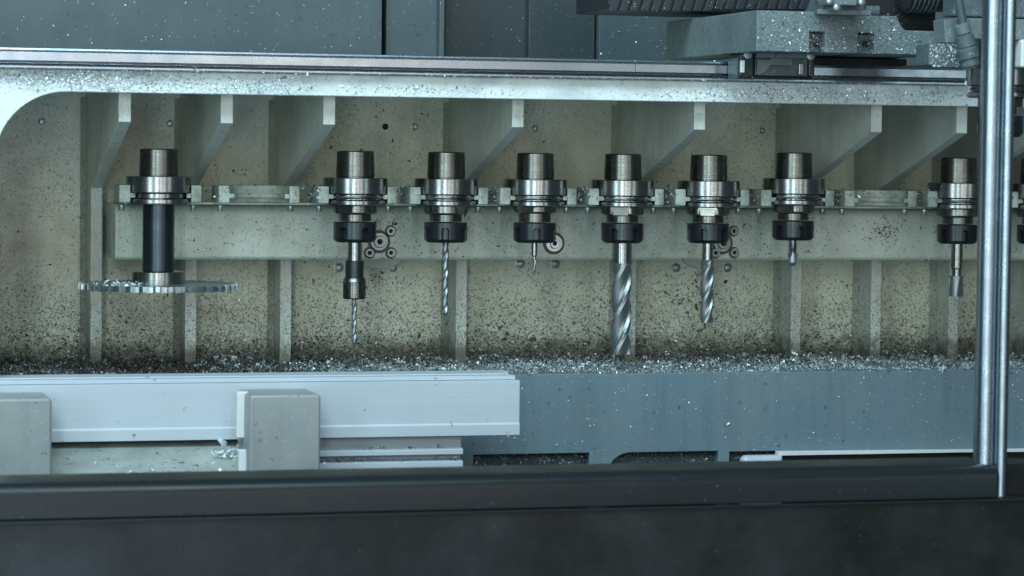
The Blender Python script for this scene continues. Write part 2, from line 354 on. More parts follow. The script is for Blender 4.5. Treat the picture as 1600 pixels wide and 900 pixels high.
# ------------------------------------------------------------------ gripper forks
ZT = Z_(697, 279, 0)                       # top of the flanges
fz0, fz1 = zp+.0027, ZT-.0085
tool_px = [248, 401.5, 555, 697, 836, 973, 1107, 1240, 1369, 1497, 1622]
def fork_parts(root):
    zz0, zz1 = 0.0, fz1-fz0; zm = (zz0+zz1)*.52
    def outline(ri, yf, ow):
        a0 = math.asin(min(1, -yf/ri)); pts_ = []
        for i in range(25):
            t = -a0 + (math.pi+2*a0)*i/24          # from front-right round the back to front-left
            pts_.append((ri*math.cos(t), ri*math.sin(t)))
        xin = ri*math.cos(a0)
        return pts_ + [(-xin-.0035, yf-.001), (-ow, yf+.002), (-ow, .030), (-ow+.008, .052), (ow-.008, .052), (ow, .030), (ow, yf+.002), (xin+.0035, yf-.001)]
    b = MB(); b.prism(outline(.0325, -.015, .0395), zz0, zz1, 'z'); b.build('jaw', M['fork'], root, bevel=.0009)
    # nib ring that enters the groove of the flange
    ring = MB(); ri = .0288; ro = .0335; a0 = math.asin(.0155/ri); pts_ = []
    for i in range(25):
        t = -a0 + (math.pi+2*a0)*i/24; pts_.append((ri*math.cos(t), ri*math.sin(t)))
    for i in range(25):
        t = math.pi+a0*.93 - (math.pi+2*a0*.93)*i/24; pts_.append((ro*math.cos(t), ro*math.sin(t)))
    gz = (ZT-.0184)-fz0
    ring.prism(pts_, gz-.0022, gz+.0022, 'z'); ring.build('nib', M['fork'], root, bevel=.0006)
    sc = MB()
    for s in (-1, 1): pass
    for s in (-1, 1):
        k = MB(); k.lathe([(.0026, -.0085), (.0030, -.0080), (.0030, -.0030), (.0016, -.0028)], s*.0345, .0075, 16); k.build('screw', M['bolt'], root)
def copy_tree(o, parent=None):
    c = o.copy(); col.objects.link(c)
    if parent: c.parent = parent
    for ch_ in list(o.children): copy_tree(ch_, c)
    return c
fork0 = empty('gripper_fork'); fork_parts(fork0)
flab = ['gripper fork holding the saw blade tool at the left end of the rack',
        'empty off-white gripper fork between the saw blade tool and the long drill chuck',
        'gripper fork holding the tool with the stepped black and chrome chuck',
        'gripper fork holding the slim long twist drill',
        'gripper fork holding the tool with the shortest thin bit',
        'chip-dusted gripper fork holding the thick spiral milling cutter',
        'gripper fork holding the medium spiral milling cutter',
        'gripper fork holding the short ball-nosed cutter',
        'empty chip-covered gripper fork in the right half of the rack',
        'gripper fork holding the flat spade cutter just left of the steel post',
        'gripper fork holding the cut-off tool at the right edge behind the post']
for i, px in enumerate(tool_px):
    o = fork0 if i == 0 else copy_tree(fork0)
    p = W(px, 300, 0); o.location = (p.x, 0, fz0)
    tag(o, flab[i], 'gripper fork', 'gripper forks along the tool rack')

# ------------------------------------------------------------------ tools
MMPX = None
def flat_rf(flat, t0, count=2):
    def rf(r, h, t, k):
        if r < flat: return r
        out = r
        for c in range(count):
            d = math.cos(t-t0-2*math.pi*c/count)
            if d > .2: out = min(out, flat/d)
        return out
    return rf
def holder(px, collar=.0080, flat=2.2, nut_rot=0.0, dz=0.0, ridge=True, simple=False, Y=0.0, root=None, zt=None, sc=1.0):
    p = W(px, 300, Y)
    if root is None: root = empty('tool_holder')
    root.location = (p.x, Y, (ZT if zt is None else zt)+dz)
    mm = .001*sc
    m = MB(); m.lathe([(17.2*mm, 26.0*mm), (17.9*mm, 25.8*mm), (18.2*mm, 25.2*mm), (18.5*mm, 14*mm), (19.0*mm, 1.4*mm), (18.3*mm, 1.1*mm), (18.3*mm, -.2*mm)], seg=96)
    m.lathe([(15.2*mm, 25.9*mm), (14.8*mm, 26.3*mm)], seg=48)
    tp = m.build('taper', M['steel_dark'], root, smooth=25)
    prof_ = [(19.5, 0), (30.9, 0), (31.5, -.6), (31.5, -14.9), (31.0, -15.4), (27.2, -16.5)]
    prof_ += [(27.2, -17.2), (28.6, -17.5), (28.9, -18.8), (28.6, -20.2), (27.2, -20.5)] if ridge else [(26.5, -17.0), (26.5, -20.5)]
    prof_ += [(27.2, -21.0), (30.4, -21.9), (30.8, -22.4), (30.8, -25.6), (30.0, -26.6), (22.0, -26.9)]
    def notch(r, h, t, k):
        return r
    fl = MB(); fl.lathe([(a*mm, b*mm) for a, b in prof_], seg=128, rf=notch); fl.build('flange', M['steel'], root, smooth=25)
    if simple:
        return root
    c0 = -27.0*mm; c1 = c0-collar
    cb = MB(); cb.lathe([(21.2*mm, c0), (21.4*mm, c0-.3*mm), (21.4*mm, c1+1.4*mm), (20.2*mm, c1)], seg=128, rf=flat_rf(18.9*mm, flat)); cb.build('collar', M['steel_mid'], root, smooth=25)
    zn = -43.2*mm
    nk = MB(); nk.lathe([(17.2*mm, c1+.0004), (16.0*mm, c1-.8*mm), (16.0*mm, zn+.001)], seg=64)
    nk.build('neck', M['steel_dark'], root, smooth=25)
    z1 = zn-19.8*mm
    W_ = math.radians(8.6)
    hs = [(16.5, 0), (20.9, 0), (21.3, -.5), (21.3, -5.2), (21.3, -5.6), (21.3, -6.4), (21.3, -7.4), (21.3, -16.4), (20.6, -17.6), (18.2, -19.6), (17.4, -19.8), (6.0, -19.6)]
    def slot(r, h, t, k):
        if r < 12*mm: return r
        d = ((t-nut_rot+math.pi/6) % (math.pi/3))-math.pi/6
        w = W_*(0 if k <= 3 else (.45 if k == 4 else (.85 if k == 5 else 1)))
        return r-(4.6*mm if abs(d) < w and k > 3 else 0)
    nt_ = MB(); nt_.lathe([(a*mm, zn+b*mm) for a, b in hs], seg=216, rf=slot); nt_.build('collet_nut', M['black'], root, smooth=25)
    return root
def flute(root, name, R, z_top, z_bot, pitch, mat, core=.45, rake=False, nfl=2, land=.5, ph=0.0, tip=0.6, runout=0.0, nose=None, helix=True, seg=60, dz=.0008):
    """right-hand twisted cutter, z measured from the holder origin"""
    n = max(24, int((z_top-z_bot)/dz)); mb = MB(); base = 0
    L = z_top-z_bot
    for k in range(n+1):
        z = z_bot + L*k/n
        tw = 2*math.pi*z/pitch if helix else 0
        fr = (z-z_bot)
        rr = R
        if nose == 'point' and fr < R*tip: rr = max(R*.12, R*(fr/(R*tip)))
        if nose == 'ball' and fr < R: rr = max(R*.15, math.sqrt(max(0, R*R-(R-fr)**2)))
        out = 1.0
        if runout and (z_top-z) < runout: out = max(0.0, (z_top-z)/runout)
        for i in range(seg):
            t = 2*math.pi*i/seg; a = ((t-tw-ph) * nfl) % (2*math.pi)
            # flute valley shape: smooth deep valley, sharp leading edge
            u = a/(2*math.pi)
            if u < land: g = 0.02*math.sin(math.pi*u/land)
            elif rake:
                q = (u-land)/(1-land); g = (1-core)*(min(1, q/.55)**.8 if q < .55 else min(1, (1-q)/.16)**.7)
            else:
                q = (u-land)/(1-land); g = (1-core)*math.sin(math.pi*min(1, q**.75))**.8
            mb.v.append((rr*(1-g*out)*math.cos(t), rr*(1-g*out)*math.sin(t), z))
    for k in range(n):
        for i in range(seg):
            j = (i+1) % seg; mb.f.append((k*seg+i, k*seg+j, (k+1)*seg+j, (k+1)*seg+i))
    mb.f.append(tuple(range(seg))[::-1]); mb.f.append(tuple(n*seg+i for i in range(seg)))
    return mb.build(name, mat, root, smooth=24)
def zr(px, py): return Z_(px, py, 0)        # world z of a photograph row on the tools' plane
def ppx(px): return (W(px, 400, 0)-CAM).dot(F)/FPX        # metres per pixel at that tool
def rod(root, name, prof, mat, seg=48, rf=None):
    m = MB(); m.lathe(prof, seg=seg, rf=rf); return m.build(name, mat, root, smooth=25)
G = 'tools hanging in the rack'
def zl(root, px, py): return zr(px, py)-root.location.z

# 1 saw blade
t = holder(248, simple=True, ridge=False); s = ppx(248); t.name = 'saw_tool'
tag(t, 'tool holder with dark arbor carrying a wide flat toothed saw blade at the far left', 'tool', G)
rod(t, 'arbor', [(24.6*s, zl(t, 248, 321)+.002), (24.8*s, zl(t, 248, 330)), (24.8*s, zl(t, 248, 424)), (27*s, zl(t, 248, 427))], M['arbor'])
rod(t, 'clamp_collar', [(28*s, zl(t, 248, 422)), (40.2*s, zl(t, 248, 424)), (41.2*s, zl(t, 248, 425)), (41.2*s, zl(t, 248, 444))], M['steel'], 96)
zb_ = zl(t, 248, 443); Rb = 123*s; th = .0052; nT = 36
sb = MB(); segs = nT*6
def teeth(r, h, tt, k):
    if r < Rb*.9: return r
    u = (tt/(2*math.pi)*nT) % 1.0
    return r*(0.915 if u < .42 else 1.0)
sb.lathe([(Rb*.3, zb_), (Rb*.895, zb_), (Rb*.999, zb_), (Rb*1.0, zb_-.0005), (Rb*1.0, zb_-th), (Rb*.895, zb_-th), (Rb*.3, zb_-th*.8)], seg=segs, rf=teeth)
sb.build('saw_blade', M['blade'], t, smooth=25)
ins = MB()
for k in range(nT):
    a0 = 2*math.pi*(k+.42)/nT; a1 = 2*math.pi*(k+.98)/nT
    q = [(Rb*.97*math.cos(a0), Rb*.97*math.sin(a0)), (Rb*1.006*math.cos(a0), Rb*1.006*math.sin(a0)), (Rb*1.006*math.cos(a0*.75+a1*.25), Rb*1.006*math.sin(a0*.75+a1*.25)), (Rb*.97*math.cos(a0*.75+a1*.25), Rb*.97*math.sin(a0*.75+a1*.25))]
    tm = MB(); tm.prism(q, zb_-th-.0006, zb_+.0004, 'z'); tm.build('tooth', M['carbide'], t)
# 2 stepped chuck
t = holder(555, flat=3.9, nut_rot=5.0); s = ppx(555); t.name = 'stepped_chuck_tool'; z = lambda py: zl(t, 555, py)
tag(t, 'tool holder with stepped black and chrome extension chuck and a thin long drill', 'tool', G)
rod(t, 'extension_shank', [(11.6*s, z(375)), (11.6*s, z(409))], M['steel'])
rod(t, 'black_sleeve', [(13.5*s, z(407)), (14.4*s, z(408)), (14.4*s, z(434))], M['black'])
def sl2(r, h, tt, k):
    d = ((tt-4.0+math.pi/6) % (math.pi/3))-math.pi/6
    return r-(3*s if abs(d) < .16 and k >= 4 else 0)
rod(t, 'mini_collet_nut', [(12*s, z(432)), (16.2*s, z(434)), (17.5*s, z(439)), (18.2*s, z(440)), (18.2*s, z(458)), (18.2*s, z(458.2)), (18.2*s, z(465)), (17*s, z(467)), (5*s, z(467))], M['steel_dark'], 144, sl2)
flute(t, 'drill_bit', 4.0*s, z(465), z(540), 44*s, M['carbide'], core=.5, nose='point', tip=1.2)
# 3 slim drill
t = holder(697, flat=5.4, nut_rot=4.45); s = ppx(697); t.name = 'twist_drill_tool'; z = lambda py: zl(t, 697, py)
tag(t, 'tool holder with black collet nut and slim bright twist drill, third tool from the left', 'tool', G)
flute(t, 'drill_bit', 5.2*s, z(376), z(494), 56*s, M['carbide'], core=.5, nose='point', tip=1.0, runout=10*s)
# 4 short thin
t = holder(836, collar=.0062, flat=3.9, nut_rot=4.56); s = ppx(836); t.name = 'engraving_tool'; z = lambda py: zl(t, 836, py)
tag(t, 'tool holder with the thinnest and shortest pointed bit, beside a bright washer bolt', 'tool', G)
rod(t, 'shank', [(4.6*s, z(374)), (4.6*s, z(399)), (2.9*s, z(401)), (2.9*s, z(405))], M['steel'])
flute(t, 'engraving_bit', 3.0*s, z(404), z(431), 60*s, M['carbide'], core=.35, nose='point', tip=3.0, nfl=1)
# 5 thick cutter
t = holder(973, flat=4.3, nut_rot=5.1); s = ppx(973); t.name = 'thick_milling_tool'; z = lambda py: zl(t, 973, py)
tag(t, 'tool holder with the thickest and longest spiral fluted milling cutter', 'tool', G)
rod(t, 'shank', [(15.6*s, z(374)), (15.6*s, z(412)), (14*s, z(414))], M['steel'], 64)
flute(t, 'milling_cutter', 16.0*s, z(411), z(553), 172*s, M['carbide'], core=.70, land=.22, ph=.9, nfl=3, rake=True, seg=120, runout=14*s)
# 6 medium cutter
t = holder(1107, flat=4.35, nut_rot=4.2); s = ppx(1107); t.name = 'medium_milling_tool'; z = lambda py: zl(t, 1107, py)
tag(t, 'chip-spattered tool holder with a medium spiral milling cutter in front of three bolts', 'tool', G)
rod(t, 'shank', [(8.6*s, z(374)), (8.6*s, z(407))], M['steel'])
flute(t, 'milling_cutter', 10.6*s, z(406), z(504), 116*s, M['carbide'], core=.68, land=.22, ph=1.2, nfl=3, rake=True, seg=96, runout=10*s)
# 7 ball cutter
t = holder(1240, flat=3.9, nut_rot=4.7, dz=.0032); s = ppx(1240); t.name = 'ball_nose_tool'; z = lambda py: zl(t, 1240, py)
tag(t, 'tool holder with a short stubby ball-nosed cutter, hanging slightly higher than its neighbours', 'tool', G)
rod(t, 'shank', [(6.2*s, z(370)), (6.2*s, z(391)), (5.2*s, z(394)), (5.4*s, z(397))], M['steel'])
flute(t, 'ball_cutter', 7.4*s, z(396), z(416), 90*s, M['carbide'], core=.6, nose='ball', seg=40)
# 8 spade cutter
t = holder(1497, flat=5.5, nut_rot=4.66); s = ppx(1497); t.name = 'spade_cutter_tool'; z = lambda py: zl(t, 1497, py)
tag(t, 'tool holder with plain bright shank and short flat-ended cutter, just left of the steel post', 'tool', G)
rod(t, 'shank', [(9.2*s, z(374)), (9.2*s, z(419)), (7.3*s, z(421)), (7.3*s, z(434))], M['steel'])
flute(t, 'spade_cutter', 11.6*s, z(431), z(463), 420*s, M['carbide'], core=.72, land=.45, ph=2.4, rake=True, runout=8*s, seg=90)
# 9 cut off by the frame
t = holder(1622, flat=4.6, nut_rot=4.4); s = ppx(1622); t.name = 'edge_milling_tool'; z = lambda py: zl(t, 1622, py)
tag(t, 'tool holder mostly outside the picture at the right edge, behind the steel post', 'tool', G)
rod(t, 'shank', [(9*s, z(374)), (9*s, z(430))], M['steel'])

# ------------------------------------------------------------------ linear rail on the beam
rail = tag(empty('linear_rail', (0, -.11, z_beam_top)), 'long polished steel guide rail lying along the top of the cream beam', 'guide rail')
def zq(y0): return (Z_(0, y0, -.112)+Z_(1140, y0+21.5, -.112))/2
def zrow(x, y): return Z_(x, y, -.112)
xr0, xr1 = XL+.02, X_(1508, 110, -.112)
z_b, z_t = z_beam_top+.0006, zrow(0, 73.5)
H = z_t-z_b
yf = -.112
rp = [(-.085, z_b), (yf+.002, z_b), (yf+.002, z_b+H*.12), (yf, z_b+H*.14), (yf-.001, z_b+H*.25), (yf+.005, z_b+H*.26), (yf+.005, z_b+H*.33), (yf-.003, z_b+H*.35), (yf-.003, z_b+H*.79), (yf+.005, z_b+H*.81), (yf+.005, z_b+H*.88), (yf+.001, z_b+H*.89), (yf+.002, z_t), (-.085, z_t)]
rp = [(a, b) for a, b in rp]
xj = X_(992, 104, -.112)
for a, b in ((xr0, xj-.0002), (xj+.0002, xr1)):
    m = MB(); m.prism(rp, a, b, 'x'); local(m, rail).build('rail_section', M['rail'], rail, bevel=.0004)
for ga, gb in ((.262, .335), (.80, .885)):
    m = MB(); m.box(xr0, xr1-.0003, yf+.0042, yf+.0055, z_b+H*ga, z_b+H*gb); local(m, rail).build('groove_shade_strip', M['groove_shade'], rail)  # dark strips in the grooves, recess shade put into their colour
m = MB(); m.box(xr1+.0002, X_(1518, 130, -.112), -.110, -.086, z_b, z_b+H*.22); local(m, rail).build('rail_foot', M['alu_edge'], rail)

# ------------------------------------------------------------------ machine bed with cut-outs
bed = tag(empty('machine_bed', (0, 0, ZFLOOR)), 'grey machine bed with a tall front face and a row of cut-out pockets below', 'machine bed')
bz0 = ZFLOOR-.16
def bx(px, py): return X_(px, py, 0.0)
def bz(px, py): return Z_(px, py, 0.0)
zc_top = Z_(830, 710, 0)
cuts = [(bx(740, 720), bx(921, 720), bz(830, 709.5), 0), (bx(949, 720), bx(1122, 720), bz(1040, 706.5), 1), (bx(1140, 720), bx(1217, 720), bz(1180, 705.5), 0)]
x_last = bx(1216, 720)
fx = bx(-200, 600)
lo = bz0
pp = [(fx, ZFLOOR), (fx, lo)]
for (a, b, zt_, r) in cuts:
    pp.append((a, lo))
    if r:
        R_ = .024; pp += [(a+R_-R_*math.cos(math.pi/2*i/8), zt_-R_*(1-math.sin(math.pi/2*i/8))) for i in range(9)]
    else: pp.append((a, zt_))
    pp += [(b, zt_), (b, lo)]
pp += [(XR, lo), (XR, ZFLOOR)]
m = MB(); m.prism(pp, .0, .012, 'y'); local(m, bed).build('front_face', M['bed'], bed, bevel=.0010)
m = MB(); m.box(fx, XR, .0125, YW, ZFLOOR-.012, ZFLOOR-.001); local(m, bed).build('trough_floor', M['bed'], bed)
m = MB(); m.prism([(.013, ZFLOOR-.102), (.034, ZFLOOR-.078), (.045, ZFLOOR-.078), (.045, ZFLOOR-.12), (.013, ZFLOOR-.12)], fx, XR, 'x'); local(m, bed).build('chip_chute', M['bed'], bed)
m = MB(); m.box(fx, XR, .165, .177, bz0, ZFLOOR-.0125); local(m, bed).build('rear_web', M['void'], bed)

# white edged sheet along the bottom right
lip = tag(empty('folded_sheet', (x_last, -.01, zc_top)), 'thin white-edged folded sheet running below the grey bed to the right', 'sheet')
m = MB(); ya = -.012
m.prism([(X_(1217, 727, ya), Z_(1217, 740, ya)), (X_(1217, 706, ya), Z_(1217, 706, ya)), (X_(1530, 702, ya), Z_(1530, 703.0, ya)), (X_(1660, 700, ya), Z_(1660, 701.0, ya)), (X_(1660, 706, ya), Z_(1660, 706.0, ya)), (X_(1530, 706, ya), Z_(1530, 706.6, ya)), (X_(1222, 712, ya), Z_(1222, 712, ya)), (X_(1222, 727, ya), Z_(1222, 740, ya))], ya, .0-.001, 'y')
local(m, lip).build('sheet_edge', M['white'], lip, bevel=.0004)
m = MB(); m.box(X_(1223, 727, ya), XR, -.006, -.0015, bz0, Z_(1400, 707.5, -.006)); local(m, lip).build('dark_back', M['void'], lip)
pad = tag(MB().box(bx(1152, 720), bx(1216, 720), -.018, -.002, bz0+.02, Z_(1180, 711, -.01)).build('bumper_block', M['alu'], None, bevel=.006, seg=4), 'pale rounded bumper block in the pocket left of the white folded sheet', 'block')

# ------------------------------------------------------------------ workpiece profile, support, clamps
YP = -.13
prof_o = tag(empty('aluminium_profile', (X_(400, 640, YP), YP, Z_(400, 688, YP))), 'long pale anodised aluminium profile bar lying clamped at the lower left', 'aluminium profile')
def zp_(y_left, y_right, Y): return (Z_(82, y_left, Y)+Z_(812, y_right, Y))/2
xe = X_(812, 640, YP); xs = XL+.05
z0 = zp_(691.4, 679, YP); z1 = zp_(601.0, 595, YP); zl_ = zp_(672.0, 661, YP)
m = MB(); m.prism([(YP+.05, z0), (YP-.0016, z0), (YP-.0016, zl_-.0008), (YP, zl_+.0006), (YP, z1), (YP+.018, z1), (YP+.018, z1-.003), (YP+.05, z1-.003)], xs, xe, 'x')
local(m, prof_o).build('profile_body', M['alu'], prof_o, bevel=.0005)
m = MB(); m.prism([(YP+.006, z1+.0002), (YP+.050, z1+.0002), (YP+.050, z1+.0045), (YP+.030, z1+.0045), (YP+.028, z1+.002), (YP+.022, z1+.002), (YP+.020, z1+.0042), (YP+.006, z1+.0042)], xs, X_(808, 590, YP), 'x')
local(m, prof_o).build('top_flange', M['alu'], prof_o, bevel=.0006)
m = MB(); m.box(xs, X_(790, 586, YP+.06), YP+.051, YP+.066, z1-.002, z1+.0045); local(m, prof_o).build('rear_flange', M['alu'], prof_o, bevel=.0006)

sup = tag(empty('support_beam', (X_(600, 700, YP), YP, Z_(600, 740, YP))), 'light grooved support beam under the right part of the aluminium profile', 'support beam')
xs1 = X_(724, 700, YP+.004); zs0 = Z_(600, 770, YP); zs1 = z0-.0006
def zz(y, px=600): return Z_(px, y, YP+.004)
layers = [(zs0, zz(731)), (zz(731), zz(722.5)), (zz(722.5), zz(715)), (zz(715), zz(706.5)), (zz(706.5), zs1)]
pr = [(YP+.05, zs0), (YP+.004, zs0), (YP+.004, zz(723)), (YP+.016, zz(720)), (YP+.016, zz(713.5)), (YP+.004, zz(712)), (YP+.004, zz(704)), (YP+.012, zz(701)), (YP+.012, zs1), (YP+.05, zs1)]
m = MB(); m.prism(pr, X_(376, 700, YP), xs1, 'x'); local(m, sup).build('beam_body', M['alu'], sup, bevel=.0006)
ledge = tag(MB().prism([(YP+.049, z0-.001), (YP+.02, z0-.001), (YP-.075, z0-.032), (YP-.075, z0-.05), (YP+.049, z0-.05)], xs, X_(375, 700, YP), 'x').build('chip_tray', M['tray'], None, bevel=.001), 'pale sloping ledge strewn with chips between the two clamp blocks', 'ledge')
def clamp(pxl, pxr, pyt, lab, left_plate):
    YK = -.20
    o = empty('clamp_block', (X_((pxl+pxr)/2, 680, YK), YK, Z_(pxr, 790, YK))); tag(o, lab, 'clamp block', 'clamp blocks gripping the aluminium profile')
    xl, xr = X_(pxl, 700, YK), X_(pxr, 700, YK); zt_ = Z_((pxl+pxr)/2, pyt+6, YK); zb2 = Z_(pxl, 800, YK)
    m = MB(); r = .0035; pp = [(xl, zb2), (xr, zb2), (xr, zt_-r)]
    for i in range(1, 6): a = math.pi/2*i/5; pp.append((xr-r+r*math.cos(a), zt_-r+r*math.sin(a)))
    for i in range(0, 5): a = math.pi/2*i/5; pp.append((xl+r-r*math.sin(a), zt_-r+r*math.cos(a)))
    pp.append((xl, zt_-r))
    m.prism(pp, YK, YP-.004, 'y'); local(m, o).build('block_body', M['tan'], o, bevel=.0028, seg=3)
    if left_plate:
        m = MB(); m.box(xl-.0065, xl+.004, YK+.030, YK+.040, Z_(pxl, 684, YK+.03), Z_(pxl, 612, YK+.03)); local(m, o).build('guide_strip', M['white'], o, bevel=.0008)
        m = MB(); m.box(xl-.0065, xl+.004, YK+.018, YK+.028, zb2, Z_(pxl, 703, YK+.02)); local(m, o).build('guide_strip', M['white'], o, bevel=.0008)
        for py in (617, 656, 672):
            m = MB(); p = W(pxl-5, py, YK+.0295); m.lathe([(.0012, YK+.031), (.0012, YK+.0285)], p.x, p.z, 12, axis='y'); local(m, o).build('screw', M['bolt'], o)
    return o
clamp(-36, 81, 617, 'grey-brown clamp block at the bottom left corner, only its right part in view', False)
clamp(390, 501, 611, 'whole grey-brown clamp block with rounded top edge and pale strips along its left side', True)

# ------------------------------------------------------------------ door sill, lower door sheet, steel post
YS = -.62
def zrow2(l, r, Y): return (Z_(0, l, Y)+Z_(1550, r, Y))/2
zs_t = zrow2(751.5, 721.7, YS+.02); zs_b = zrow2(814, 779.0, YS)
sill = tag(empty('door_sill', (0, YS, zs_b)), 'dark rounded steel sill bar crossing the whole lower picture', 'sill')
hh = zs_t-zs_b
pp = [(YS+.06, zs_b), (YS, zs_b), (YS, zs_b+hh*.60)]
for i in range(1, 9):
    a = math.pi/2*i/8; pp.append((YS+hh*.40-hh*.40*math.cos(a), zs_b+hh*.60+hh*.40*math.sin(a)))
pp += [(YS+.06, zs_t)]
xse = X_(1560, 750, YS)
m = MB(); m.prism(pp, XL, xse, 'x'); local(m, sill).build('sill_bar', M['sill'], sill, bevel=.0015)
m = MB(); m.box(xse+.0004, XR, YS+.012, YS+.05, zs_b, zs_t-.001); local(m, sill).build('sill_end', M['door'], sill, bevel=.001)
m = MB(); m.box(XL, XR, YS-.0035, YS+.004, zs_b-.0022, zs_b-.0004); local(m, sill).build('seam_lip', M['sill'], sill, bevel=.0004)
dp = tag(MB().box(XL, XR, YS-.001, YS+.012, zs_b-.30, zs_b-.0026).build('door_sheet', M['door'], None), 'smudged dark steel door sheet along the bottom of the picture', 'door panel')
post = tag(empty('door_post', (X_(1552, 600, YS), YS, zs_b)), 'upright polished steel door post near the right edge of the picture', 'post')
# the post leans very slightly; built along its own axis
pL = [W(x, 400, YS).x for x in (1534, 1580)]
def post_part(pa, pb, y0, y1, r, ztop_, zbot, name, mat, bulge=.3):
    cxm = (pa+pb)/2; hw = (pb-pa)/2; pp = [(pb, y1), (pa, y1)]
    for i in range(13):
        a = math.pi*i/12; pp.append((cxm-hw*math.cos(a), y0+r-r*math.sin(a)))
    m = MB(); m.prism(pp, zbot, ztop_, 'z'); return local(m, post).build(name, mat, post, smooth=50)
Xp = lambda x: W(x, 400, YS).x
zt_ = Z_(1550, -120, YS)
for (pa, pb, yo, zb_p, nm) in ((1533.0, 1564.0, .016, zs_t-.004, 'post_tube'), (1563.0, 1581.5, .008, zs_b+.0008, 'seal_tube')):
    ra = (Xp(pb)-Xp(pa))/2; mb = MB(); mb.lathe([(ra, zb_p), (ra, zt_)], (Xp(pa)+Xp(pb))/2 + (yo)*.27, YS+yo, 64); local(mb, post).build(nm, M['post'], post, smooth=50)
m = MB(); m.box(Xp(1556), Xp(1571), YS+.012, YS+.018, zs_t, zt_); local(m, post).build('gasket', M['rubber'], post)
post.rotation_euler = (0, math.radians(.06), 0)

# ------------------------------------------------------------------ background covers above the rail
cov = tag(empty('cover_panels', (0, .34, z_beam_top)), 'blue-grey stepped cover sheets forming the enclosure wall above the rail', 'enclosure wall', None, 'structure')
def panel(pa, pb, Y, name='cover_sheet', mat='panel', th=.012):
    m = MB(); a, b = X_(pa, 50, Y), X_(pb, 50, Y)
    m.box(a, b, Y, Y+th, z_beam_top-.03, z_beam_top+.42); local(m, cov).build(name, M[mat], cov, bevel=.0012)
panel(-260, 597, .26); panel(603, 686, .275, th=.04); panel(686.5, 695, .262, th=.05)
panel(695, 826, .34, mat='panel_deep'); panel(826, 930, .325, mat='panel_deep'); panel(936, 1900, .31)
m = MB(); m.box(XL, XR+.3, .36, .37, z_beam_top-.03, z_beam_top+.42); local(m, cov).build('backing_sheet', M['void'], cov)
m = MB(); m.box(XL, XR+.3, .20, .36, z_beam_top-.034, z_beam_top-.031); local(m, cov).build('rear_shelf', M['panel'], cov)

# ------------------------------------------------------------------ carriage riding on the rail
YQ = -.20
car = tag(empty('spindle_carriage', (X_(1330, 80, YQ), YQ, Z_(1300, 84, YQ))), 'heavy chip-covered grey carriage riding over the rail at the upper right', 'carriage')
def cz(px, py): return Z_(px, py, YQ)
def cx(px, py=60): return X_(px, py, YQ)
zb1 = (cz(1182, 79.5)+cz(1460, 87))/2
yb = .07
def cbox(name, pa, pb, pyt, pyb, y0, y1, mat, bev=.0012, parent=None):
    m = MB(); yref = y0
    m.box(X_(pa, (pyt+pyb)/2, yref), X_(pb, (pyt+pyb)/2, yref), y0, y1, Z_((pa+pb)/2, pyb, yref), Z_((pa+pb)/2, pyt, yref))
    return local(m, car).build(name, M[mat], car, bevel=bev)
# main plate as a solid with two pockets: slabs between
def cb2(name, pa, pb, z0_, z1_, y0, y1, mat='carr', bev=.0010):
    m = MB(); m.box(cx(pa), cx(pb), y0, y1, z0_, z1_); return local(m, car).build(name, M[mat], car, bevel=bev)
ztm = cz(1230, 17); ztp = cz(1230, 48.5)
pk = [(1265.5, 1289.5), (1341, 1366)]
m = MB(); zsh = cz(1350, 24); xa = [cx(1182), cx(1290), cx(1402), cx(1409), cx(1477)]; zn_ = cz(1440, 49)
pkx = [cx(v) for q in pk for v in q]
m.prism([(xa[0], zb1), (pkx[0], zb1), (pkx[0], ztp), (pkx[1], ztp), (pkx[1], zb1), (pkx[2], zb1), (pkx[2], ztp), (pkx[3], ztp), (pkx[3], zb1), (xa[4], zb1), (xa[4], zn_+.0006), (xa[3]+.004, zn_+.0006), (xa[3], zn_+.004), (xa[2], zsh-.002), (xa[2]-.002, zsh), (xa[1]+.002, zsh), (xa[1], zsh+.001), (xa[1]-.001, ztm), (xa[0], ztm)], YQ, yb, 'y')
local(m, car).build('carriage_plate', M['carr'], car, bevel=.0012)
for a, b in pk:
    cb2('pocket_back', a+.2, b-.2, zb1+.0006, ztp-.0006, YQ+.014, YQ+.05, 'carr_dark')
    pc = W((a+b)/2-2, 69, YQ+.0135); m = MB(); m.lathe([(.0030, YQ+.016), (.0030, YQ+.0125)], pc.x, pc.z, 24, axis='y'); local(m, car).build('pocket_screw', M['void'], car)
cb2('under_gap_shade', 1276, 1476, cz(1380, 100), zb1-.001, YQ+.09, YQ+.16, 'void')  # black box standing in for the shade of the gap below the plate
# bearing block on the rail
YB = -.150
bb = tag(empty('bearing_block', (X_(1215, 100, YB), YB, Z_(1215, 122, YB))), 'steel linear bearing block with end caps straddling the rail under the carriage', 'bearing block')
def bbx(name, pa, pb, pyt, pyb, y0, y1, mat, bev=.0008):
    m = MB(); pm = (pa+pb)/2; m.box(X_(pa, 100, y0), X_(pb, 100, y0), y0, y1, Z_(pm, pyb, y0), Z_(pm, pyt, y0)); return local(m, bb).build(name, M[mat], bb, bevel=bev)
bbx('block_body', 1180, 1262, 91, 119, YB+.006, -.116, 'carr_dark'); bbx('top_bar', 1182, 1263, 80.5, 91, YB, -.116, 'carr')
bbx('centre_lug', 1204, 1239, 90.6, 102.5, YB+.001, -.12, 'carr')
bbx('end_cap', 1155, 1179, 83, 121, YB+.004, -.116, 'rubber', .0025); bbx('end_cap', 1263, 1274, 85, 121, YB+.004, -.116, 'rubber', .0025)
bbx('wiper', 1151.5, 1155, 90, 122, YB+.008, -.116, 'panel'); bbx('base_seal', 1160, 1270, 119.5, 122.5, YB+.003, -.116, 'void')
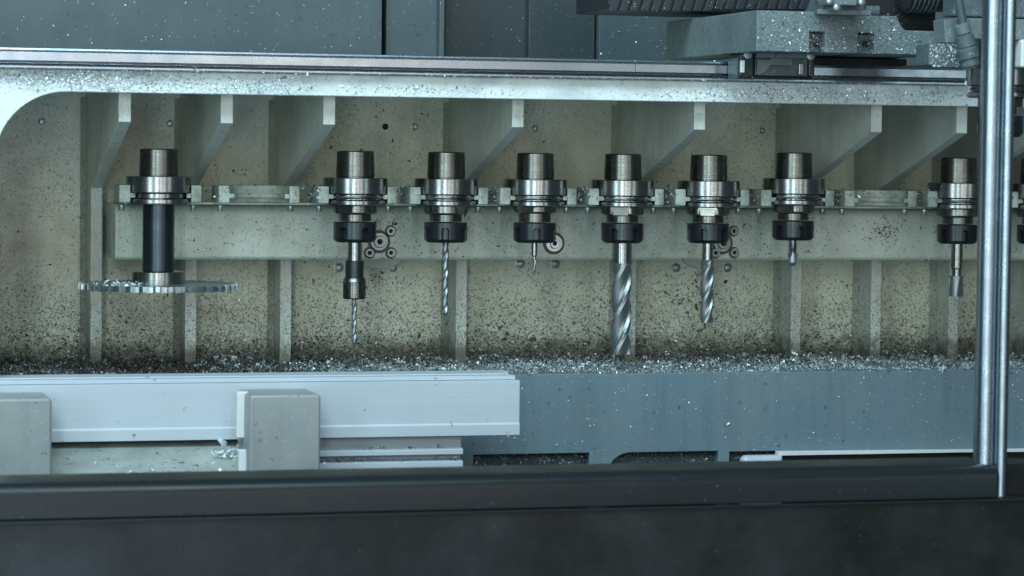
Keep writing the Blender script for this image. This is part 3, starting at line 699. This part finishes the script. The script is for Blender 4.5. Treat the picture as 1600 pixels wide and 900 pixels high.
for px, py in ((1168, 84), (1266, 86)):
    p = W(px, py, YB); m = MB(); m.lathe([(.004, YB+.006), (.004, YB-.002), (.0018, YB-.0025)], p.x, p.z-.001, 18, axis='y'); local(m, bb).build('grease_nipple', M['bolt'], bb)
m = MB(); p = W(1161, 104, YB); m.box(p.x-.0018, p.x+.0025, YB+.001, YB+.005, p.z-.006, p.z+.006); local(m, bb).build('cap_clip', M['rack'], bb, bevel=.001)
m = MB()
for k in range(9):
    a0 = math.pi/2*k/8
pa_ = W(1182, 93, YB+.004); Rl = .014
poly = [(pa_.x, pa_.z)] + [(pa_.x+Rl*math.cos(-math.pi/2*k/10)*1.0, pa_.z-Rl*1.05*math.sin(math.pi/2*k/10)) for k in range(11)]
m.prism(poly, YB+.001, YB+.0055, 'y'); local(m, bb).build('corner_web', M['carr'], bb, bevel=.0005)
bbx('column', 1248, 1257, 98, 118, YB+.002, YB+.0058, 'bolt', .0015)

# upper blocks, motor cylinder, brackets of the carriage
cbox('motor_mount', 1290, 1352, -20, 22, YQ-.03, YQ+.0, 'carr_dark', .002)
cbox('motor_mount_flange', 1278, 1362, 15, 23.5, YQ-.034, YQ-.029, 'carr', .001)
cbox('terminal_box', 1297, 1340, -10, 9, YQ-.045, YQ-.0305, 'carr', .002)
for px, py in ((1295, 2), (1306, 12), (1345, 4)):
    p = W(px, py, YQ-.046); m = MB(); m.lathe([(.0035, YQ-.029), (.0035, YQ-.050), (.0020, YQ-.051)], p.x, p.z, 14, axis='y'); local(m, car).build('cap_screw', M['bolt'], car)
p = W(1470, -14, YQ+.01)
m = MB(); m.lathe([(.018, X_(1410, 0, YQ)), (.021, X_(1413, 0, YQ)), (.021, X_(1540, 0, YQ)), (.018, X_(1543, 0, YQ))], YQ+.0, p.z, 48, axis='x'); local(m, car).build('motor_housing', M['rubber'], car)
for k in range(6):
    xk = X_(1418+k*7, 0, YQ); m = MB(); m.lathe([(.0222, xk), (.0222, xk+.0016)], YQ+.0, p.z, 40, axis='x'); local(m, car).build('cooling_fin', M['carr_dark'], car)
cb2('gap_shade', 1352, 1476, cz(1430, 48), cz(1430, -30), YQ+.022, YQ+.03, 'void')  # black slab, the shade of the open hole put into its colour
m = MB(); 
pcr = W(1392, 22, YQ+.03); m.lathe([(.006, X_(1365, 20, YQ)), (.009, X_(1367, 20, YQ)), (.009, X_(1388, 20, YQ)), (.0075, X_(1390, 20, YQ))], YQ+.03, cz(1378, 14), 24, axis='x'); local(m, car).build('coupling', M['carr_dark'], car)
cbox('spindle_head', 1494, 1700, 30, 63, -.33, -.30, 'carr', .0015)
cbox('spindle_head_step', 1490, 1700, -30, 28, -.325, -.30, 'carr_dark', .0015)
cbox('head_cover', 1596, 1640, 62, 106, -.335, -.30, 'white', .002)
# sheet bracket and nozzle
br = tag(empty('nozzle_bracket', (X_(1480, 87, -.34), -.34, Z_(1480, 107, -.34))), 'dark grey bracket block coated in chips beside the nozzle, left of the post', 'bracket')
m = MB(); yk = -.34; P2 = lambda x, y: (X_(x, y, yk), Z_(x, y, yk))
m.prism([P2(1451.5, 68), P2(1496, 67.5), P2(1508, 101), P2(1506, 106), P2(1462, 106), P2(1451, 102)], yk, yk+.03, 'y'); local(m, br).build('bracket_block', M['carr_dark'], br, bevel=.0012)
m = MB(); m.prism([P2(1477, 30), P2(1499, 30), P2(1499, 66.8), P2(1480, 66.8)], yk+.003, yk+.028, 'y'); local(m, br).build('bracket_arm', M['carr'], br, bevel=.001)
nz_ = tag(empty('coolant_nozzle', tuple(W(1512, 100, -.352))), 'jointed coolant hose nozzle hanging beside the bracket and leaning to the right', 'nozzle')
def seg_tube(pa, pb, Y, prof_, name, mat):
    a = W(*pa, Y); b = W(*pb, Y); d = (b-a); L = d.length; q = d.to_track_quat('Z', 'Y')
    mb = MB(); mb.lathe([(r, L*h) for r, h in prof_], seg=12 if 'nut' in name else 24); mb.v = [tuple(a + q @ Vector(v)) for v in mb.v]
    local(mb, nz_).build(name, M[mat], nz_)
seg_tube((1495, -12), (1505, 38), -.352, [(.0042, 0), (.0042, 1)], 'hose', 'panel')
seg_tube((1502, 37), (1507, 54), -.352, [(.005, 0), (.0072, .1), (.0072, .85), (.0055, 1)], 'hose_nut', 'carr')
seg_tube((1506, 54), (1511, 74), -.352, [(.0065, 0), (.0086, .1), (.0086, .9), (.0075, 1)], 'hose_joint', 'carr_dark')
seg_tube((1510, 74), (1517, 104), -.352, [(.0080, 0), (.0098, .08), (.0095, .55), (.0080, .6), (.0082, .94), (.006, 1)], 'nozzle_tip', 'carr_dark')
# holder in the spindle, behind the post
ts = holder(1561, Y=-.285, zt=Z_(1561, 108, -.285), flat=4.3, nut_rot=4.9); ts.name = 'spindle_tool'
tag(ts, 'tool holder gripped in the spindle above the rack, half hidden behind the steel post', 'tool')
m = MB(); m.lathe([(.024, .0355), (.024, .0004), (.022, .0002)], seg=64); o = m.build('spindle_nose', M['steel_dark'], car); o.location = (ts.location.x-car.location.x, ts.location.y-car.location.y, ts.location.z-car.location.z)

# cable chain at the top
chn = tag(empty('cable_chain', (X_(1100, 5, .02), .02, Z_(1100, 15, .02))), 'black plastic cable drag chain hanging at the top edge above the carriage', 'cable chain')
Yh = -.02
m = MB(); m.box(X_(953, 5, Yh), X_(1262, 5, Yh), Yh+.004, Yh+.12, Z_(1000, 16, Yh), Z_(1000, 16, Yh)+.05); local(m, chn).build('chain_core', M['rubber'], chn, bevel=.002)
for k in range(19):
    pa = 951+k*16.5; m = MB(); zt0 = Z_(pa, 17.5 if pa < 1100 else 15, Yh)
    a, b, c, d = X_(pa, 14, Yh), X_(pa+13, 14, Yh), X_(pa+18, 3, Yh), X_(pa+5, 3, Yh)
    m.prism([(a, zt0), (b, zt0), (c, zt0+.010), (c, zt0+.05), (d, zt0+.05), (d, zt0+.010)], Yh, Yh+.0045, 'y'); local(m, chn).build('chain_link', M['rubber'], chn, bevel=.001)

# ------------------------------------------------------------------ metal chips
def flakes(name, P, size, mats, weights, label, flat=None, parent=None, aspect=2.2):
    """P: (n,3) positions; flat: None = any orientation, or a normal axis the flakes lie roughly against"""
    n = len(P)
    if n == 0: return
    u = rng.normal(size=(n, 3)); 
    nrm = rng.normal(size=(n, 3))
    if flat is not None: nrm = nrm*0.35 + np.array(flat)
    nrm /= np.linalg.norm(nrm, axis=1, keepdims=True)
    u -= nrm*np.sum(u*nrm, axis=1, keepdims=True); u /= np.linalg.norm(u, axis=1, keepdims=True)
    w = np.cross(nrm, u)
    s = size*.62*rng.lognormal(0, .5, size=(n, 1))
    a = aspect*rng.uniform(.5, 1.2, size=(n, 1)); bend = rng.uniform(.1, .8, size=(n, 1))
    c0 = P - u*s*a*.5 - w*s*.5; c1 = P - u*s*a*.5 + w*s*.5
    m0 = P + nrm*s*bend - w*s*.45; m1 = P + nrm*s*bend + w*s*.45
    e0 = P + u*s*a*.5 - w*s*.25 ; e1 = P + u*s*a*.5 + w*s*.35
    V = np.stack([c0, c1, m1, m0, e1, e0], axis=1).reshape(-1, 3)
    me = bpy.data.meshes.new(name)
    idx = np.arange(n)*6
    faces = np.stack([idx, idx+1, idx+2, idx+3, idx+3, idx+2, idx+4, idx+5], axis=1).reshape(-1)
    me.vertices.add(n*6); me.vertices.foreach_set('co', V.reshape(-1))
    me.loops.add(n*8); me.loops.foreach_set('vertex_index', faces)
    me.polygons.add(n*2); me.polygons.foreach_set('loop_start', np.arange(n*2)*4); me.polygons.foreach_set('loop_total', np.full(n*2, 4))
    for m_ in mats: me.materials.append(M[m_])
    mi = np.repeat(rng.choice(len(mats), size=n, p=weights), 2); me.polygons.foreach_set('material_index', mi.astype(np.int32))
    me.update(); me.validate()
    o = bpy.data.objects.new(name, me); col.objects.link(o); o['kind'] = 'stuff'
    if parent is not None:
        o.parent = parent; o.location = -Vector(parent.location)
    if label: tag(o, label, 'metal chips')
    return o
def rand(n, x0, x1, y0, y1, z0, z1): return np.stack([rng.uniform(x0, x1, n), rng.uniform(y0, y1, n), rng.uniform(z0, z1, n)], axis=1)
x_a, x_b = X_(-60, 570, .1), X_(1680, 570, .1); x_s = X_(440, 570, .1)
# the heap in the trough
def mound(x, y): return .0022 + .003*np.sin(x*31)*np.sin(x*11+1) + .002*np.sin(y*60+x*20) + .002*np.sin(x*90) + np.clip((y-.12)*.09, 0, .005)
n = 30000; P = rand(n, x_s, x_b, -.001, .176, 0, 1); P[:, 2] = ZFLOOR + P[:, 2]*mound(P[:, 0], P[:, 1])
flakes('aluminium_chips', P, .0010, ['chip', 'chip_mid', 'chip_dark'], [.38, .38, .24], 'glittering silver aluminium chips piled in the trough behind the grey bed')
n = 20000; P = rand(n, x_a, x_s+.05, .0, .176, 0, 1); P[:, 2] = ZFLOOR + P[:, 2]*mound(P[:, 0], P[:, 1])*1.3
flakes('grimy_chips', P, .0013, ['chip', 'chip_mid', 'chip_dark'], [.08, .22, .70], 'dark oily chips lying in the trough behind the aluminium profile')
# grime thrown up against the wall and rib feet
n = 12000; zz_ = rng.exponential(.011, n); P = np.stack([rng.uniform(x_a, x_b, n), YW-.001-rng.uniform(0, .004, n)*np.exp(-zz_/.02), ZFLOOR+.002+zz_], axis=1)
flakes('wall_grime', P, .0010, ['chip_dark', 'chip_mid', 'chip'], [.80, .15, .05], 'dark crumbs of grime stuck along the foot of the cream wall', flat=(0, -1, 0))
n = 5500; zmx = z_beam_bot-ZFLOOR; P = np.stack([rng.uniform(x_a, x_b, n), np.full(n, YW-.0007), ZFLOOR+rng.uniform(0, 1, n)**1.5*zmx], axis=1)
flakes('stuck_chips', P, .00085, ['chip_dark', 'chip_mid', 'chip'], [.80, .13, .07], 'fine dark chips stuck all over the cream back wall', flat=(0, -1, 0))
n = 1500; P = np.stack([rng.uniform(xc0, x_b, n), np.full(n, YC-.0005), rng.uniform(zc0, zc1-.01, n)], axis=1)
flakes('rack_chips', P, .0008, ['chip_dark', 'chip_mid', 'chip'], [.85, .1, .05], None, flat=(0, -1, 0), parent=rack)
for (px, py, Yp, sx, sz_, k, nm, par) in ((1092, 445, YW-.0007, .008, .012, 260, 'wall_splatter', frame), (1062, 470, YW-.0007, .012, .010, 120, 'wall_splatter', frame), (1385, 362, YC-.0005, .012, .009, 240, 'rack_splatter', rack), (590, 430, YW-.0007, .010, .006, 140, 'wall_splatter', frame), (612, 345, YC-.0005, .010, .008, 90, 'rack_splatter', rack), (1160, 350, YC-.0005, .008, .008, 60, 'rack_splatter', rack), (945, 470, YW-.0007, .012, .02, 120, 'wall_splatter', frame)):
    c = W(px, py, Yp); P = np.stack([c.x+rng.normal(0, sx, k), np.full(k, Yp), c.z+rng.normal(0, sz_, k)], axis=1)
    flakes(nm, P, .0009, ['chip_dark'], [1.0], None, flat=(0, -1, 0), parent=par)
# beam dusting: clusters
def clusters(n, centres, y, spread):
    out = []
    for (px, py, sx, sy, wgt) in centres:
        k = int(n*wgt); c = W(px, py, y)
        out.append(np.stack([c.x+rng.normal(0, sx, k), np.full(k, y), c.z+rng.normal(0, sy, k)], axis=1))
    return np.concatenate(out)
P = clusters(7500, [(80, 118, .055, .004, .30), (180, 125, .05, .006, .25), (20, 120, .03, .004, .08), (400, 135, .03, .005, .10), (1150, 148, .05, .004, .10), (1240, 148, .04, .005, .1), (1330, 150, .03, .006, .1), (1450, 150, .03, .006, .08), (660, 140, .04, .003, .04)], -.1006, 0)
P = P[(P[:, 2] > z_beam_bot+.0005) & (P[:, 2] < z_beam_top-.0003)]
flakes('beam_chips', P, .00085, ['chip', 'chip_mid', 'chip_dark'], [.70, .28, .02], None, flat=(0, -1, 0), parent=frame)
n = 1500; P = rand(n, x_a-.05, xr1, -.1125, -.1005, z_beam_top+.0002, z_beam_top+.001)
flakes('rail_chips', P, .0010, ['chip', 'chip_mid'], [.7, .3], None, parent=rail)
n = 500; P = rand(n, bx(740, 600), x_b, -.0006, -.0004, zc_top, ZFLOOR-.001)
flakes('bed_chips', P, .0007, ['chip'], [1.0], None, flat=(0, -1, 0), parent=bed)
n = 2600; P = rand(n, bx(700, 700), x_b, .0132, .034, 0, .0015); P[:, 2] += ZFLOOR-.1015 + (P[:, 1]-.013)*1.143
flakes('chute_chips', P, .0020, ['chip', 'chip_mid'], [.6, .4], 'bright chips resting on the chute inside the pockets of the bed')
# ledge chips
n = 420; P = rand(n, xs, X_(373, 700, YP), 0, 1, 0, 1); q = P[:, 1]**.7
P[:, 1] = YP+.02-.095*q; P[:, 2] = z0-.0008-.031*q
flakes('ledge_chips', P, .0016, ['chip', 'chip_mid', 'chip_dark'], [.6, .25, .15], 'scattered bright chips on the pale ledge under the profile', flat=(0, -.3, 1))
c = W(358, 712, YP-.03); k = 110; P = np.stack([c.x+rng.normal(0, .007, k), YP-.02+rng.normal(0, .006, k), c.z+rng.normal(0, .004, k)], axis=1)
flakes('curled_chips', P, .0026, ['chip'], [1.0], 'small tuft of curled bright chips left of the middle clamp block', aspect=3)
n = 260; P = np.stack([rng.uniform(X_(503, 700, YP), xs1, n), YP+.011+rng.uniform(-.006, 0, n), rng.choice([zz(704.3), zz(721.5)], n)+rng.uniform(-.0005, .003, n)], axis=1)
flakes('groove_chips', P, .0013, ['chip', 'chip_mid', 'chip_dark'], [.4, .3, .3], None, parent=sup)
# carriage chips
n = 1900; P = rand(n, cx(1184), cx(1476), YQ-.0006, YQ-.0004, zb1+.0005, cz(1230, 20)); P = P[~((P[:, 0] > cx(1402)) & (P[:, 2] > cz(1440, 50)))]
flakes('carriage_chips', P, .0006, ['chip', 'chip_mid', 'chip_dark'], [.4, .3, .3], None, flat=(0, -1, 0), parent=car)
n = 350; P = rand(n, X_(1453, 80, yk), X_(1500, 80, yk), yk-.0007, yk-.0004, Z_(1480, 105, yk), Z_(1480, 69, yk))
flakes('bracket_chips', P, .0008, ['chip', 'chip_mid'], [.4, .6], None, flat=(0, -1, 0), parent=br)
n = 420; P = rand(n, X_(938, 50, .31), X_(1180, 50, .31), .3090, .3094, z_beam_top, z_beam_top+.12)
flakes('cover_chips', P, .0008, ['chip', 'chip_mid'], [.4, .6], None, flat=(0, -1, 0), parent=cov)
n = 90; P = rand(n, X_(-30, 50, .26), X_(597, 50, .26), .2590, .2594, z_beam_top, z_beam_top+.12)
flakes('cover_chips', P, .0010, ['chip', 'chip_mid'], [.5, .5], None, flat=(0, -1, 0), parent=cov)
# chips on the saw blade and on some forks
saw = bpy.data.objects['saw_tool']
cc = W(192, 442, -.03); k = 140; P = np.stack([cc.x+rng.normal(0, .012, k), -.045+rng.normal(0, .012, k), np.full(k, saw.location.z+zb_)+rng.uniform(.0, .0035, k)], axis=1)
flakes('blade_chips', P, .0014, ['chip'], [1.0], 'small heap of bright chips lying on the saw blade')
PP = []
for px, kk in ((320, 40), (345, 30), (485, 90), (500, 60), (620, 70), (635, 40), (655, 30), (770, 50), (785, 80), (905, 110), (915, 60), (1045, 60), (1180, 50), (1300, 110), (1325, 100), (1345, 60), (1425, 130), (1440, 100), (1455, 60), (1570, 60)):
    c = W(px, 293, .0); PP.append(np.stack([c.x+rng.normal(0, .005, kk), -.013+rng.uniform(-.005, .03, kk), fz1+rng.uniform(-.013, .0012, kk)], axis=1))
flakes('fork_chips', np.concatenate(PP), .0011, ['chip', 'chip_mid', 'chip_dark'], [.3, .35, .35], 'chips caught on the gripper forks between the tools')
n = 1100; P = np.stack([rng.uniform(xc0+.004, x_b, n), rng.uniform(.0405, .075, n), zp+.0022+rng.exponential(.0016, n)], axis=1)
flakes('plate_chips', P, .0012, ['chip', 'chip_mid', 'chip_dark'], [.25, .3, .45], None, parent=rack)
# longer curled strings of swarf lying in the trough
V, Fc, nn = [], [], 0
for k in range(260):
    x0 = rng.uniform(x_s-.1, x_b); y0 = rng.uniform(.004, .165); z0_ = ZFLOOR+.003+mound(np.array(x0), np.array(y0))*.8
    a = rng.uniform(0, 6.28); R_ = rng.uniform(.0008, .0022); pit = rng.uniform(.0007, .002); w = rng.uniform(.0003, .0008); d = np.array([math.cos(a), math.sin(a), rng.uniform(-.1, .4)]); d /= np.linalg.norm(d)
    e1 = np.cross(d, [0, 0, 1.0]); e1 /= np.linalg.norm(e1); e2 = np.cross(d, e1); m_ = rng.integers(9, 22)
    for q in range(m_):
        t = q*.7; c = np.array([x0, y0, float(z0_)]) + d*pit*t*.35 + (e1*math.cos(t)+e2*math.sin(t))*R_
        V += [tuple(c-d*w), tuple(c+d*w)]
        if q: Fc.append((nn+2*q-2, nn+2*q-1, nn+2*q+1, nn+2*q))
    nn += 2*m_
me = bpy.data.meshes.new('curled_swarf'); me.from_pydata(V, [], Fc); me.materials.append(M['chip']); me.update()
o = bpy.data.objects.new('curled_swarf', me); col.objects.link(o); tag(o, 'thin curled strings of bright swarf scattered over the chips in the trough', 'swarf', None, 'stuff')
